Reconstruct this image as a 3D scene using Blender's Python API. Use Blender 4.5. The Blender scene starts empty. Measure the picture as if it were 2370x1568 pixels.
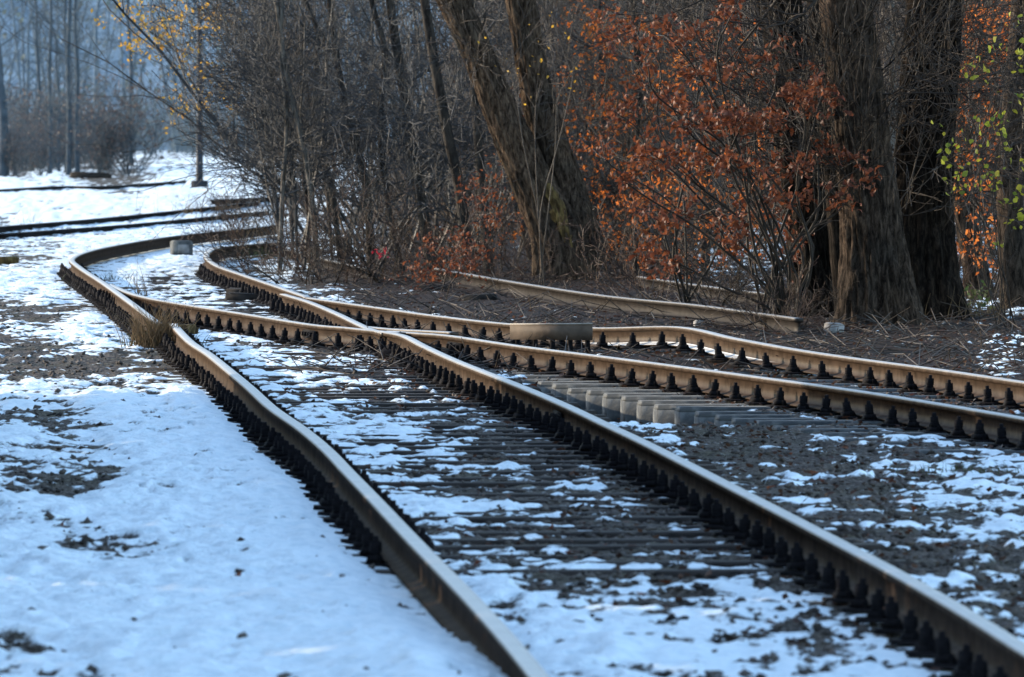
import bpy, math, random
import numpy as np
from mathutils import Vector, Matrix
random.seed(7); rs = np.random.RandomState(11)
C = bpy.context.scene.collection
F=20000.0; U0=1185.0; V0=784.0; VH=268.0; HC=1.755; RT=0.158; HR=0.140
def at(u,v,Y): return ((u-U0)/F*Y, Y, HC-(v-VH)/F*Y)
def onz(u,v,z=0.0):
    Y=F*(HC-z)/(v-VH); return ((u-U0)/F*Y, Y, z)

# ------------------------------------------------------------------ noise
_tab = rs.rand(256,256)
def vnoise(x,y,s=0):
    x=np.asarray(x,float)+s*17.3; y=np.asarray(y,float)+s*9.7
    xi=np.floor(x).astype(int); yi=np.floor(y).astype(int)
    fx=x-xi; fy=y-yi; fx=fx*fx*(3-2*fx); fy=fy*fy*(3-2*fy)
    a=_tab[xi&255,yi&255]; b=_tab[(xi+1)&255,yi&255]; c=_tab[xi&255,(yi+1)&255]; d=_tab[(xi+1)&255,(yi+1)&255]
    return (a*(1-fx)+b*fx)*(1-fy)+(c*(1-fx)+d*fx)*fy
def fbm(x,y,o=4,s=0):
    t=0;a=.5;n=0
    for k in range(o):
        t=t+a*vnoise(x,y,s+k*3); n+=a; a*=.5; x=x*2.03; y=y*2.03
    return t/n
def sstep(a,b,x):
    t=np.clip((x-a)/(b-a),0,1); return t*t*(3-2*t)

# ------------------------------------------------------------------ materials
def mat(name):
    m=bpy.data.materials.new(name); m.use_nodes=True
    nt=m.node_tree; nt.nodes.clear()
    out=nt.nodes.new('ShaderNodeOutputMaterial')
    return m,nt,out
def N(nt,t): return nt.nodes.new(t)
def ramp(nt,fac,stops):
    r=nt.nodes.new('ShaderNodeValToRGB')
    el=r.color_ramp.elements
    while len(el)<len(stops): el.new(0.5)
    for e,(p,c) in zip(el,stops):
        e.position=p; e.color=(c[0],c[1],c[2],1)
    nt.links.new(fac,r.inputs[0]); return r.outputs[0]
def texco(nt,scale=(1,1,1),kind='Object'):
    tc=nt.nodes.new('ShaderNodeTexCoord'); mp=nt.nodes.new('ShaderNodeMapping')
    mp.inputs['Scale'].default_value=scale
    nt.links.new(tc.outputs[kind],mp.inputs[0]); return mp.outputs[0]
def simple(name,stops,scale=8,rough=.8,metal=0,bump=.4,bdist=.02,sc=(1,1,1),spec=.2,detail=4):
    m,nt,out=mat(name); b=N(nt,'ShaderNodeBsdfPrincipled'); b.inputs['Roughness'].default_value=rough
    b.inputs['Metallic'].default_value=metal; b.inputs['Specular IOR Level'].default_value=spec
    n=N(nt,'ShaderNodeTexNoise'); n.inputs['Scale'].default_value=scale; n.inputs['Detail'].default_value=detail
    nt.links.new(texco(nt,sc),n.inputs['Vector'])
    nt.links.new(ramp(nt,n.outputs[0],stops),b.inputs['Base Color'])
    if bump>0:
        bp=N(nt,'ShaderNodeBump'); bp.inputs['Strength'].default_value=bump; bp.inputs['Distance'].default_value=bdist
        nt.links.new(n.outputs[0],bp.inputs['Height']); nt.links.new(bp.outputs[0],b.inputs['Normal'])
    nt.links.new(b.outputs[0],out.inputs[0]); return m
def leafmat(name,cols,trans=.5):
    m,nt,out=mat(name)
    g=nt.nodes.new('ShaderNodeNewGeometry')
    k=len(cols); c=ramp(nt,g.outputs['Random Per Island'],[(i/(k-1),q) for i,q in enumerate(cols)])
    d=N(nt,'ShaderNodeBsdfPrincipled'); d.inputs['Roughness'].default_value=.55; d.inputs['Specular IOR Level'].default_value=.25
    t=N(nt,'ShaderNodeBsdfTranslucent'); mx=N(nt,'ShaderNodeMixShader'); mx.inputs[0].default_value=trans
    nt.links.new(c,d.inputs['Base Color']); nt.links.new(c,t.inputs[0])
    nt.links.new(d.outputs[0],mx.inputs[1]); nt.links.new(t.outputs[0],mx.inputs[2]); nt.links.new(mx.outputs[0],out.inputs[0])
    return m

def ground_material():
    m,nt,out=mat('snowy_ground'); L=nt.links.new
    b=N(nt,'ShaderNodeBsdfPrincipled')
    co=texco(nt,(1,1,1))
    a=N(nt,'ShaderNodeAttribute'); a.attribute_name='snow'
    lit=N(nt,'ShaderNodeAttribute'); lit.attribute_name='litter'
    n1=N(nt,'ShaderNodeTexNoise'); n1.inputs['Scale'].default_value=16; n1.inputs['Detail'].default_value=4; L(co,n1.inputs['Vector'])
    n2=N(nt,'ShaderNodeTexNoise'); n2.inputs['Scale'].default_value=45; n2.inputs['Detail'].default_value=3; n2.inputs['Roughness'].default_value=.7; L(co,n2.inputs['Vector'])
    n3=N(nt,'ShaderNodeTexNoise'); n3.inputs['Scale'].default_value=1.3; n3.inputs['Detail'].default_value=2; L(co,n3.inputs['Vector'])
    dirt=ramp(nt,n2.outputs[0],[(.3,(.012,.009,.0075)),(.48,(.048,.037,.029)),(.58,(.11,.088,.071)),(.72,(.23,.195,.165))])
    lf=ramp(nt,n2.outputs[0],[(.3,(.005,.004,.003)),(.5,(.018,.010,.007)),(.66,(.046,.025,.015)),(.85,(.10,.058,.037))])
    mx=N(nt,'ShaderNodeMixRGB'); L(lit.outputs['Fac'],mx.inputs[0]); L(dirt,mx.inputs[1]); L(lf,mx.inputs[2])
    gr=ramp(nt,n3.outputs[0],[(.45,(1,1,1)),(.7,(.72,.8,.5))])
    mg=N(nt,'ShaderNodeMixRGB'); mg.blend_type='MULTIPLY'; mg.inputs[0].default_value=.7; L(mx.outputs[0],mg.inputs[1]); L(gr,mg.inputs[2])
    ma=N(nt,'ShaderNodeMath'); ma.operation='MULTIPLY_ADD'; L(n1.outputs[0],ma.inputs[0]); ma.inputs[1].default_value=1.1; ma.inputs[2].default_value=-1.15
    mb=N(nt,'ShaderNodeMath'); mb.operation='MULTIPLY_ADD'; L(n2.outputs[0],mb.inputs[0]); mb.inputs[1].default_value=1.2; L(ma.outputs[0],mb.inputs[2])
    ad=N(nt,'ShaderNodeMath'); ad.operation='ADD'; L(mb.outputs[0],ad.inputs[0]); L(a.outputs['Fac'],ad.inputs[1])
    fr=ramp(nt,ad.outputs[0],[(.30,(0,0,0)),(.70,(1,1,1))])
    sc=ramp(nt,n1.outputs[0],[(.3,(.66,.76,.80)),(.6,(.83,.90,.92))])
    m2=N(nt,'ShaderNodeMixRGB'); L(fr,m2.inputs[0]); L(mg.outputs[0],m2.inputs[1]); L(sc,m2.inputs[2])
    L(m2.outputs[0],b.inputs['Base Color'])
    b.inputs['Roughness'].default_value=.8; b.inputs['Specular IOR Level'].default_value=.12
    hh=N(nt,'ShaderNodeMath'); hh.operation='MULTIPLY_ADD'; L(n1.outputs[0],hh.inputs[0]); hh.inputs[1].default_value=2.2; L(n2.outputs[0],hh.inputs[2])
    b1=N(nt,'ShaderNodeBump'); b1.inputs['Strength'].default_value=.6; b1.inputs['Distance'].default_value=.02; L(hh.outputs[0],b1.inputs['Height'])
    L(b1.outputs[0],b.inputs['Normal']); L(b.outputs[0],out.inputs[0]); return m

def rail_material(name,webc,topc,toprough=.32):
    m,nt,out=mat(name); L=nt.links.new
    g=nt.nodes.new('ShaderNodeNewGeometry'); s=N(nt,'ShaderNodeSeparateXYZ'); L(g.outputs['True Normal'],s.inputs[0])
    f=ramp(nt,s.outputs[2],[(.60,(0,0,0)),(.80,(1,1,1))])
    sp=N(nt,'ShaderNodeSeparateXYZ'); tc=nt.nodes.new('ShaderNodeTexCoord'); L(tc.outputs['Object'],sp.inputs[0])
    hz=ramp(nt,sp.outputs[2],[(.06,(0,0,0)),(.075,(1,1,1))])
    mu=N(nt,'ShaderNodeMath'); mu.operation='MULTIPLY'; L(f,mu.inputs[0]); L(hz,mu.inputs[1])
    n=N(nt,'ShaderNodeTexNoise'); n.inputs['Scale'].default_value=9; n.inputs['Detail'].default_value=5; n.inputs['Roughness'].default_value=.65; L(tc.outputs['Object'],n.inputs['Vector'])
    w=ramp(nt,n.outputs[0],[(.3,tuple(c*.5 for c in webc)),(.5,webc),(.7,tuple(c*1.5 for c in webc))])
    t=ramp(nt,n.outputs[0],[(.3,tuple(c*.65 for c in topc)),(.7,topc)])
    mx=N(nt,'ShaderNodeMixRGB'); L(mu.outputs[0],mx.inputs[0]); L(w,mx.inputs[1]); L(t,mx.inputs[2])
    df=N(nt,'ShaderNodeBsdfDiffuse'); L(mx.outputs[0],df.inputs[0])
    gl=N(nt,'ShaderNodeBsdfGlossy'); gl.inputs['Roughness'].default_value=toprough; gl.inputs[0].default_value=(.8,.78,.75,1)
    bp=N(nt,'ShaderNodeBump'); bp.inputs['Strength'].default_value=.25; bp.inputs['Distance'].default_value=.004; L(n.outputs[0],bp.inputs['Height']); L(bp.outputs[0],df.inputs['Normal'])
    mm=N(nt,'ShaderNodeMath'); mm.operation='MULTIPLY_ADD'; L(mu.outputs[0],mm.inputs[0]); mm.inputs[1].default_value=.34; mm.inputs[2].default_value=.02
    ms=N(nt,'ShaderNodeMixShader'); L(mm.outputs[0],ms.inputs[0]); L(df.outputs[0],ms.inputs[1]); L(gl.outputs[0],ms.inputs[2])
    L(ms.outputs[0],out.inputs[0]); return m

M={}
M['ground']=ground_material()
M['rail']=rail_material('worn_rail_steel',(.050,.035,.026),(.46,.44,.41),.40)
M['rail_old']=rail_material('rusty_rail_steel',(.018,.015,.014),(.17,.165,.16),.55)
M['iron']=simple('dark_fastener_iron',[(.3,(.005,.005,.006)),(.7,(.018,.016,.017))],30,.9,.0,spec=.05)
M['concrete']=simple('weathered_concrete',[(.3,(.05,.055,.058)),(.55,(.10,.105,.105)),(.75,(.18,.185,.18))],14,.9)
M['timber']=simple('tarred_timber',[(.3,(.010,.008,.007)),(.7,(.042,.033,.027))],10,.85,sc=(1,6,1))
M['stone']=simple('ballast_stone',[(.35,(.020,.017,.015)),(.65,(.14,.12,.105))],2.5,.9,bump=0)
def bark(name,dark,mid,light,scale=9):
    m,nt,out=mat(name); L=nt.links.new
    co=texco(nt,(1,1,.28)); 
    n=N(nt,'ShaderNodeTexNoise'); n.inputs['Scale'].default_value=scale*3; n.inputs['Detail'].default_value=6; n.inputs['Roughness'].default_value=.74; n.inputs['Distortion'].default_value=.6; L(co,n.inputs['Vector'])
    n5=N(nt,'ShaderNodeTexNoise'); n5.inputs['Scale'].default_value=2.2; n5.inputs['Detail'].default_value=2; L(texco(nt),n5.inputs['Vector'])
    b=N(nt,'ShaderNodeBsdfPrincipled'); b.inputs['Roughness'].default_value=.95; b.inputs['Specular IOR Level'].default_value=.08
    c=ramp(nt,n.outputs[0],[(.38,dark),(.5,mid),(.64,light)])
    e=ramp(nt,n5.outputs[0],[(.35,(.6,.62,.62)),(.65,(1.15,1.05,.95))])
    mm=N(nt,'ShaderNodeMixRGB'); mm.blend_type='MULTIPLY'; mm.inputs[0].default_value=1; L(c,mm.inputs[1]); L(e,mm.inputs[2]); L(mm.outputs[0],b.inputs['Base Color'])
    bp=N(nt,'ShaderNodeBump'); bp.inputs['Strength'].default_value=1.0; bp.inputs['Distance'].default_value=.04; L(n.outputs[0],bp.inputs['Height']); L(bp.outputs[0],b.inputs['Normal'])
    L(b.outputs[0],out.inputs[0]); return m
M['bark']=bark('furrowed_brown_bark',(.009,.007,.006),(.044,.034,.028),(.115,.09,.073))
M['bark_warm']=bark('warm_furrowed_bark',(.014,.0095,.007),(.066,.048,.036),(.155,.118,.088))
M['bark_dark']=bark('dark_furrowed_bark',(.003,.0022,.002),(.014,.011,.009),(.046,.035,.028))
M['bark_thin']=bark('smooth_grey_bark',(.020,.018,.018),(.045,.042,.040),(.085,.077,.07),5)
M['birch']=bark('pale_birch_bark',(.05,.045,.042),(.14,.13,.12),(.23,.215,.2),5)
M['decay']=simple('yellow_rotten_wood',[(.3,(.016,.010,.005)),(.5,(.085,.055,.02)),(.72,(.22,.155,.055))],22,.9,sc=(1,1,.25),bump=.8)
M['twig']=simple('bare_twig_bark',[(.3,(.013,.0095,.008)),(.7,(.075,.055,.042))],3,.6,bump=0,spec=.3,detail=2)
M['twig_cool']=simple('blue_grey_twig_bark',[(.3,(.010,.0115,.0135)),(.7,(.058,.058,.060))],3,.6,bump=0,spec=.3,detail=2)
M['twig_dark']=simple('dark_branch_bark',[(.3,(.007,.005,.004)),(.7,(.034,.025,.019))],3,.7,bump=0,detail=2)
M['twig_red']=simple('reddish_twig_bark',[(.3,(.020,.011,.009)),(.7,(.072,.042,.030))],3,.6,bump=0,detail=2)
M['twig_haze']=simple('haze_tinted_twig_bark',[(.3,(.04,.052,.063)),(.7,(.09,.112,.13))],3,.9,bump=0,detail=2)  # aerial haze painted into the bark colour, lighter and bluer with distance
M['bark_haze']=simple('haze_tinted_trunk_bark',[(.3,(.03,.043,.056)),(.7,(.065,.085,.105))],3,.9,bump=0,detail=2)
M['twig_haze2']=simple('far_haze_tinted_twig_bark',[(.3,(.08,.118,.15)),(.7,(.14,.185,.225))],3,.9,bump=0,detail=2)  # far step: still paler and bluer, haze mixed into the colour
M['bark_haze2']=simple('far_haze_tinted_trunk_bark',[(.3,(.072,.104,.136)),(.7,(.125,.167,.205))],3,.9,bump=0,detail=2)
M['oak']=leafmat('russet_oak_leaf',[(.050,.016,.009),(.15,.045,.020),(.095,.028,.014),(.22,.070,.030),(.065,.020,.012)],.4)
M['orange']=leafmat('orange_beech_leaf',[(.22,.055,.015),(.46,.135,.028),(.32,.085,.02),(.54,.19,.045)],.65)
M['brown']=leafmat('dead_brown_leaf',[(.022,.013,.009),(.075,.034,.021),(.042,.021,.014),(.13,.068,.042)],.3)
M['yellow']=leafmat('yellow_leaf',[(.40,.22,.025),(.46,.29,.04),(.36,.17,.025)],.6)
M['lime']=leafmat('yellow_green_leaf',[(.15,.20,.025),(.33,.33,.035),(.10,.15,.025),(.38,.32,.035)],.5)
M['red']=leafmat('bright_red_leaf',[(.30,.015,.03),(.4,.03,.04)],.4)
M['grass']=leafmat('dry_grass',[(.15,.095,.048),(.22,.15,.08),(.09,.065,.034)],.4)
M['moss']=leafmat('green_grass',[(.03,.06,.014),(.06,.09,.027),(.09,.095,.034)],.4)
M['haze_leaf']=leafmat('haze_tinted_leaf',[(.095,.13,.15),(.155,.165,.15),(.115,.15,.135),(.09,.135,.17)],.4)  # this leaf colour and the rust one below include the distance haze
M['haze_rust']=leafmat('haze_tinted_rust_leaf',[(.075,.07,.073),(.13,.092,.08),(.075,.078,.08)],.3)
M['hill']=simple('haze_tinted_wooded_slope',[(.3,(.095,.155,.205)),(.5,(.14,.21,.265)),(.7,(.20,.275,.335))],.6,1,sc=(1,1,.3),bump=0,detail=6)  # slope colour carries painted blue haze; there is no mist volume
M['bank']=simple('leaf_covered_bank',[(.3,(.003,.003,.0032)),(.5,(.010,.0078,.0068)),(.7,(.034,.018,.012))],1.6,1,bump=.5,detail=6)
M['post']=simple('dark_painted_post',[(.3,(.008,.012,.018)),(.7,(.025,.033,.045))],4,.6)
M['plate']=simple('worn_guard_steel',[(.3,(.055,.040,.030)),(.7,(.125,.092,.068))],9,.7,.0)
M['edge']=simple('polished_steel_edge',[(.3,(.24,.22,.195)),(.7,(.36,.33,.30))],9,.5,.0)
M['pale']=simple('pale_broken_concrete',[(.3,(.16,.155,.15)),(.7,(.3,.29,.28))],14,.9)
M['needles']=simple('dark_conifer_needles',[(.3,(.012,.02,.010)),(.7,(.035,.055,.022))],5,.8,bump=0,detail=1)

# ------------------------------------------------------------------ mesh helpers
def mesh_np(name,V,Fc,material,smooth=False,parent=None,loc=None):
    V=np.asarray(V,float)
    if loc is not None and parent is None: V=V-np.array(loc)
    me=bpy.data.meshes.new(name)
    if not isinstance(Fc,list): Fc=[Fc]
    Fc=[np.asarray(f,dtype=np.int32) for f in Fc if len(f)]
    tot=sum(f.size for f in Fc); nf=sum(len(f) for f in Fc)
    me.vertices.add(len(V)); me.vertices.foreach_set('co',V.astype(np.float32).ravel())
    me.loops.add(tot); me.loops.foreach_set('vertex_index',np.concatenate([f.ravel() for f in Fc]))
    me.polygons.add(nf)
    cnt=np.concatenate([np.full(len(f),f.shape[1]) for f in Fc]).astype(np.int32)
    st=np.concatenate([[0],np.cumsum(cnt)[:-1]]).astype(np.int32)
    me.polygons.foreach_set('loop_start',st); me.polygons.foreach_set('loop_total',cnt)
    me.update(calc_edges=True); me.validate()
    if smooth: me.polygons.foreach_set('use_smooth',np.ones(len(me.polygons),dtype=bool))
    me.materials.append(material)
    o=bpy.data.objects.new(name,me); C.objects.link(o)
    if parent is not None: o.parent=parent
    elif loc is not None: o.location=loc
    return o
def tag(o,label=None,cat=None,group=None,kind=None):
    if label: o['label']=label
    if cat: o['category']=cat
    if group: o['group']=group
    if kind: o['kind']=kind
    return o
def empty(name,loc,label,cat,group=None,rz=0):
    o=bpy.data.objects.new(name,None); C.objects.link(o); o.location=loc; o.rotation_euler=(0,0,rz); o.empty_display_size=.2
    return tag(o,label,cat,group)
def copy_tree(o,parent=None):
    c=o.copy(); C.objects.link(c); c.parent=parent
    for ch in o.children: copy_tree(ch,c)
    return c
def segs_mesh(S,sides=3):
    S=np.asarray(S,float); p0=S[:,0:3]; p1=S[:,3:6]; r0=S[:,6]; r1=S[:,7]
    d=p1-p0; d/= (np.linalg.norm(d,axis=1,keepdims=True)+1e-9)
    ref=np.where(np.abs(d[:,2:3])<.9,np.array([[0,0,1.]]),np.array([[1.,0,0]]))
    a=np.cross(d,ref); a/=np.linalg.norm(a,axis=1,keepdims=True)+1e-9; b=np.cross(d,a)
    n=len(S); V=np.zeros((n,2*sides,3))
    for k in range(sides):
        t=2*math.pi*k/sides; q=a*math.cos(t)+b*math.sin(t)
        V[:,k]=p0+q*r0[:,None]; V[:,sides+k]=p1+q*r1[:,None]
    base=(np.arange(n)*2*sides)[:,None]
    fs=[np.concatenate([base+k,base+(k+1)%sides,base+sides+(k+1)%sides,base+sides+k],axis=1) for k in range(sides)]
    return V.reshape(-1,3),np.concatenate(fs)
def leaf_mesh(P,size,kind='rhomb',droop=0.0):
    P=np.asarray(P,float); n=len(P)
    if kind=='oak':
        half=[(0,0),(.10,.18),(.07,.27),(.2,.42),(.13,.52),(.25,.68),(.15,.8),(.13,.93),(0,1.05)]
        T=[(x,y,.6*x+ .25*math.sin(y*3)) for x,y in half]+[(-x,y,.6*x+.25*math.sin(y*3)) for x,y in half[-2:0:-1]]
        T=np.array(T); m=len(T)
        tris=[]
        hn=len(half)
        for i in range(hn-1):
            l0=0 if i==0 else m-i; l1=(m-i-1) if i+1<hn-1 else hn-1
            if i==0: tris.append((0,1,l1))
            elif i+1==hn-1: tris.append((i,hn-1,l0))
            else: tris+=[(i,i+1,l1),(i,l1,l0)]
        FT=np.array(tris)
    elif kind=='round':
        T=np.array([(0,0,0),(.3,.2,.08),(.42,.5,.1),(.2,.85,.05),(0,1.05,-.05),(-.2,.85,.05),(-.42,.5,.1),(-.3,.2,.08)])
        FT=np.array([(0,1,7),(1,2,7),(2,6,7),(2,3,6),(3,5,6),(3,4,5)])
    else:
        T=np.array([(0,0,0),(.28,.45,.1),(0,1,0.02),(-.28,.45,.1)]); FT=np.array([(0,1,2),(0,2,3)])
    q=rs.randn(n,4); q/=np.linalg.norm(q,axis=1,keepdims=True)
    w,x,y,z=q.T
    R=np.stack([1-2*(y*y+z*z),2*(x*y-z*w),2*(x*z+y*w),2*(x*y+z*w),1-2*(x*x+z*z),2*(y*z-x*w),2*(x*z-y*w),2*(y*z+x*w),1-2*(x*x+y*y)],axis=1).reshape(n,3,3)
    s=size*(.6+.7*rs.rand(n))
    V=np.einsum('nij,kj->nki',R,T)*s[:,None,None]
    if droop: V[:,:,2]*=droop
    V+=P[:,None,:]
    m=len(T)
    Fc=(FT[None]+ (np.arange(n)*m)[:,None,None]).reshape(-1,3)
    return V.reshape(-1,3),Fc
def catmull(P,n):
    P=np.asarray(P,float); Q=np.vstack([2*P[0]-P[1],P,2*P[-1]-P[-2]]); out=[]
    for i in range(1,len(Q)-2):
        p0,p1,p2,p3=Q[i-1],Q[i],Q[i+1],Q[i+2]
        for t in np.arange(n)/n:
            out.append(.5*((2*p1)+(-p0+p2)*t+(2*p0-5*p1+4*p2-p3)*t*t+(-p0+3*p1-3*p2+p3)*t**3))
    out.append(Q[-2]); return np.array(out)

class MB:
    def __init__(s): s.v=[]; s.f={}
    def add(s,V,Fs):
        b=len(s.v); s.v+= [tuple(p) for p in V]
        for f in Fs: s.f.setdefault(len(f),[]).append([b+i for i in f])
    def box(s,x0,x1,y0,y1,z0,z1,tx=0,ty=0):
        V=[(x0,y0,z0),(x1,y0,z0),(x1,y1,z0),(x0,y1,z0),(x0+tx,y0+ty,z1),(x1-tx,y0+ty,z1),(x1-tx,y1-ty,z1),(x0+tx,y1-ty,z1)]
        s.add(V,[(0,3,2,1),(4,5,6,7),(0,1,5,4),(1,2,6,5),(2,3,7,6),(3,0,4,7)])
    def bbox(s,x0,x1,y0,y1,z0,z1,b):
        s.box(x0,x1,y0,y1,z0,z1-b); s.box(x0+1e-4,x1-1e-4,y0+1e-4,y1-1e-4,z1-b+1e-4,z1,b,b)
    def cyl(s,x,y,z0,z1,r0,r1,n=6,rot=0):
        V=[];
        for z,r in ((z0,r0),(z1,r1)):
            for k in range(n):
                t=2*math.pi*k/n+rot; V.append((x+r*math.cos(t),y+r*math.sin(t),z))
        s.add(V,[(k,(k+1)%n,n+(k+1)%n,n+k) for k in range(n)]+[tuple(range(n,2*n))])
    def build(s,name,m,parent=None,loc=None,smooth=False):
        return mesh_np(name,np.array(s.v),[np.array(f) for f in s.f.values()],m,smooth,parent,loc)

# ------------------------------------------------------------------ rails data
def rp(pts,z=None): return np.array([onz(p[0],p[1],RT if z is None else z) if len(p)==2 else at(p[0],p[1],p[2]) for p in pts])
RA=rp([(400,749),(440,790),(485,820),(530,856),(577,895),(630,943),(700,992),(757,1040),(805,1090),(865,1152),(955,1247),(1045,1338),(1105,1400),(1180,1477),(1265,1562)])
RA[-1,2]-=.03; RA[-2,2]-=.008
RB=rp([(886,767),(935,777),(985,802),(1060,836),(1190,887),(1300,933),(1400,980),(1500,1027),(1650,1103),(1800,1180),(1950,1258),(2100,1338),(2250,1425),(2370,1500),(2520,1592)])
RG=rp([(900,765),(960,769),(1045,776),(1200,799),(1400,824),(1600,850),(1800,877),(2000,905),(2200,937),(2370,966),(2600,1008)])
RC=rp([(255,658),(300,677),(350,690),(430,704),(500,715),(600,731),(720,750),(800,757),(868,764),(930,769)])
RL=rp([(640,520),(580,527),(480,537),(380,549),(300,562),(215,579),(168,598),(182,617),(240,655),(300,698),(345,732),(366,748)])
RD=rp([(640,560),(580,565),(505,573),(478,590),(500,613),(560,635),(640,662),(715,688)])
RE=np.array([onz(715,688,RT),onz(800,700,RT),onz(900,714,RT),onz(1000,728,RT),onz(1180,748,RT),at(1380,757,63.3),at(1570,755,61.6),at(1700,781,59.8),at(1850,808,58.2),onz(2000,830,RT),onz(2180,854,RT),onz(2370,882,RT),onz(2560,908,RT)])
RF=rp([(655,679),(715,697),(780,724),(830,748),(858,760),(893,769)])
RW2=rp([(850,753),(905,758),(980,762),(1052,766)])
CP=np.array([(0,440,.85),(200,470,.9),(400,470,.85),(100,500,.8),(250,545,.65),(60,560,.5),(50,590,.45),(150,640,.75),(40,650,.8),(100,690,.7),(90,730,.05),(40,715,.2),(60,765,.6),(200,760,.8),(230,790,.7),(40,825,.05),(150,850,.0),(70,870,.1),(240,835,.0),(330,850,.05),(300,875,.3),(340,895,.6),(60,910,.75),(250,925,.85),(450,930,.95),(500,1000,.95),(100,970,.35),(60,1010,.8),(300,1020,.9),(160,1075,.32),(140,1110,.35),(180,1050,.4),(400,1100,.95),(600,1150,.95),(60,1180,.9),(300,1180,.98),(200,1260,.65),(60,1300,.9),(500,1300,1),(800,1300,1),(300,1450,1),(700,1480,1.05),(1000,1480,1.05),(130,1545,.68),(380,1560,1.0),
(600,790,.6),(520,800,.65),(700,820,.48),(650,850,.6),(850,860,.4),(750,900,.3),(900,930,.25),(750,960,.68),(900,985,.7),(1100,960,.36),(850,1030,.66),(1150,1030,.22),(1250,1070,.26),(1000,1100,.5),(1200,1120,.32),(1350,1110,.38),(1000,1180,.72),(1200,1230,.5),(1450,1220,.4),(1300,1330,.54),(1600,1330,.46),(1500,1450,.57),(1800,1400,.53),(1750,1500,.62),(2100,1500,.62),(1300,1500,.8),(1400,1560,.8),
(1000,810,.2),(1150,850,.3),(1300,870,.15),(1250,900,.22),(1400,950,.15),(1500,1000,.28),(1600,1000,.1),(1800,1020,.08),(1950,1000,.32),(2100,1020,.32),(2250,1060,.4),(1750,1090,.2),(2000,1100,.2),(1800,1180,.38),(2000,1200,.28),(2200,1160,.48),(2330,1150,.53),(2150,1260,.32),(2300,1230,.46),(2330,1330,.3),(2250,1400,.3),(2350,1450,.42),
(250,600,.75),(400,605,.8),(300,640,.7),(450,640,.6),(450,680,.5),(560,690,.5),(380,660,.45),(650,720,.4),(800,735,.35),(600,700,.4),
(900,670,.1),(1200,720,.0),(1500,700,.0),(1700,740,.0),(2000,790,.0),(2330,815,.3),(2200,800,.0),(1600,800,.1),(1900,850,.05),(2300,930,.1),(750,650,.15),(620,610,.5),(560,610,.5),(700,590,.2),(1000,580,0),(1400,600,0),(1740,610,.3),(2000,700,0),(2200,650,.25),(2320,660,.25),(1000,500,.2),(1500,500,.1),(540,440,.8),(560,500,.6),(700,470,.4),
(400,360,.6),(500,400,.75),(100,400,.65),(250,408,.3),(50,385,.3)],float)
def cover(X,Y):
    Yc=np.maximum(Y,23.0); v=VH+F*HC/Yc; u=np.clip(U0+X/Yc*F,-200,2600)
    num=np.zeros_like(u); den=np.zeros_like(u)
    sc=.6+ (v-268)/900.0
    for (a,b,c) in CP:
        d=(((u-a))/sc)**2+((v-b)*2.2/sc)**2+60.0
        w=d**-1.8; num+=w*c; den+=w
    return num/den,u,v
PATHS=[RA,RB,RG,RC,RE,RD,RL,RF]
def xr(P,y):
    Q=P[np.argsort(P[:,1])]; return np.interp(y,Q[:,1],Q[:,0])
def near_rail(X,Y):
    d=np.full(X.shape,9.0)
    for P in PATHS:
        q=xr(P,Y); dd=np.abs(X-q); dd[(Y<P[:,1].min())|(Y>P[:,1].max())]=9
        d=np.minimum(d,dd)
    return d
EXL=lambda y:1.17+(50.9-y)*.165
def ground(X,Y):
    X=np.asarray(X,float); Y=np.asarray(Y,float)
    c,u,v=cover(X,Y)
    n=fbm(X*3.2,Y*1.5,5,1); n2=fbm(X*.9,Y*.5,3,5); n4=fbm(X*9,Y*4.5,3,31); n6=fbm(X*20,Y*8,2,47)
    dr=near_rail(X,Y)
    dl=xr(RA,Y)-X
    lit=np.clip(sstep(600,900,u)*(1-sstep(850,1000,v)) + .35*sstep(1200,1500,u)*(1-sstep(950,1250,v)),0,1)
    tie=.5+.5*np.cos(2*math.pi*(Y-.09*X)/.62)
    f=c+(n-.5)*1.0+(n2-.5)*.35+(n4-.5)*(.85+.4*(dl<0))+(n6-.5)*.7-.50*(tie-.4)*(dr<1.1)*sstep(32,42,Y)
    f=f-.22*np.exp(-(dr/.15)**2)*(Y<110)*sstep(28,34,Y)-.22*lit*(c<.2)
    s=sstep(.30,.70,f)
    thick=.010+.034*sstep(.5,1.0,c)
    rough=(fbm(X*11,Y*7,3,8)-.5)
    # keep the ballast level beside the rails so that the fasteners stand clear
    calm=sstep(.10,.30,dr)
    z=-.012+ s*thick*(.45+.55*calm) + s*(fbm(X*2.3,Y*1.6,3,14)-.5)*.065*calm + ((1-s)*rough*.06+ s*rough*.055)*(.35+.65*calm)
    near=1-sstep(25,31,Y)
    z+= s*.075*np.exp(-((dl-.22)/.30)**2)*(dl>0)*near
    z+= s*.05*np.exp(-(dl/.25)**2)*(1-sstep(24.0,25.2,Y))
    de=X-EXL(Y)
    z-= .17*sstep(-1.0,-.45,de)*(1-sstep(.12,.42,de))*sstep(49.0,50.3,Y)*(1-sstep(56,57.5,Y))
    z+= .07*np.exp(-((X-1.2)/.9)**2-((Y-61.6)/2.0)**2)
    right=sstep(0,1.2,(u-700)/700.)*sstep(0,1,(Y-78)/30.)
    z+= .10*right*fbm(X*.7,Y*.4,3,21)
    return z,s,lit
ys=[-30,-15,-5,2,8,13,17]
y=20.0
while y<140: ys.append(y); y*=1.0014
while y<900: ys.append(y); y*=1.011
ys+= [1200,1800,3000]
ys=np.array(ys); core=np.linspace(-1,1,401); side=np.array([1.08,1.25,1.6,2.4,4,8,16])
ts=np.concatenate([-side[::-1],core,side])
hw=.078*np.maximum(ys,10)+1.0
X=ts[None,:]*hw[:,None]; Y=np.repeat(ys[:,None],len(ts),1)
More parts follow.
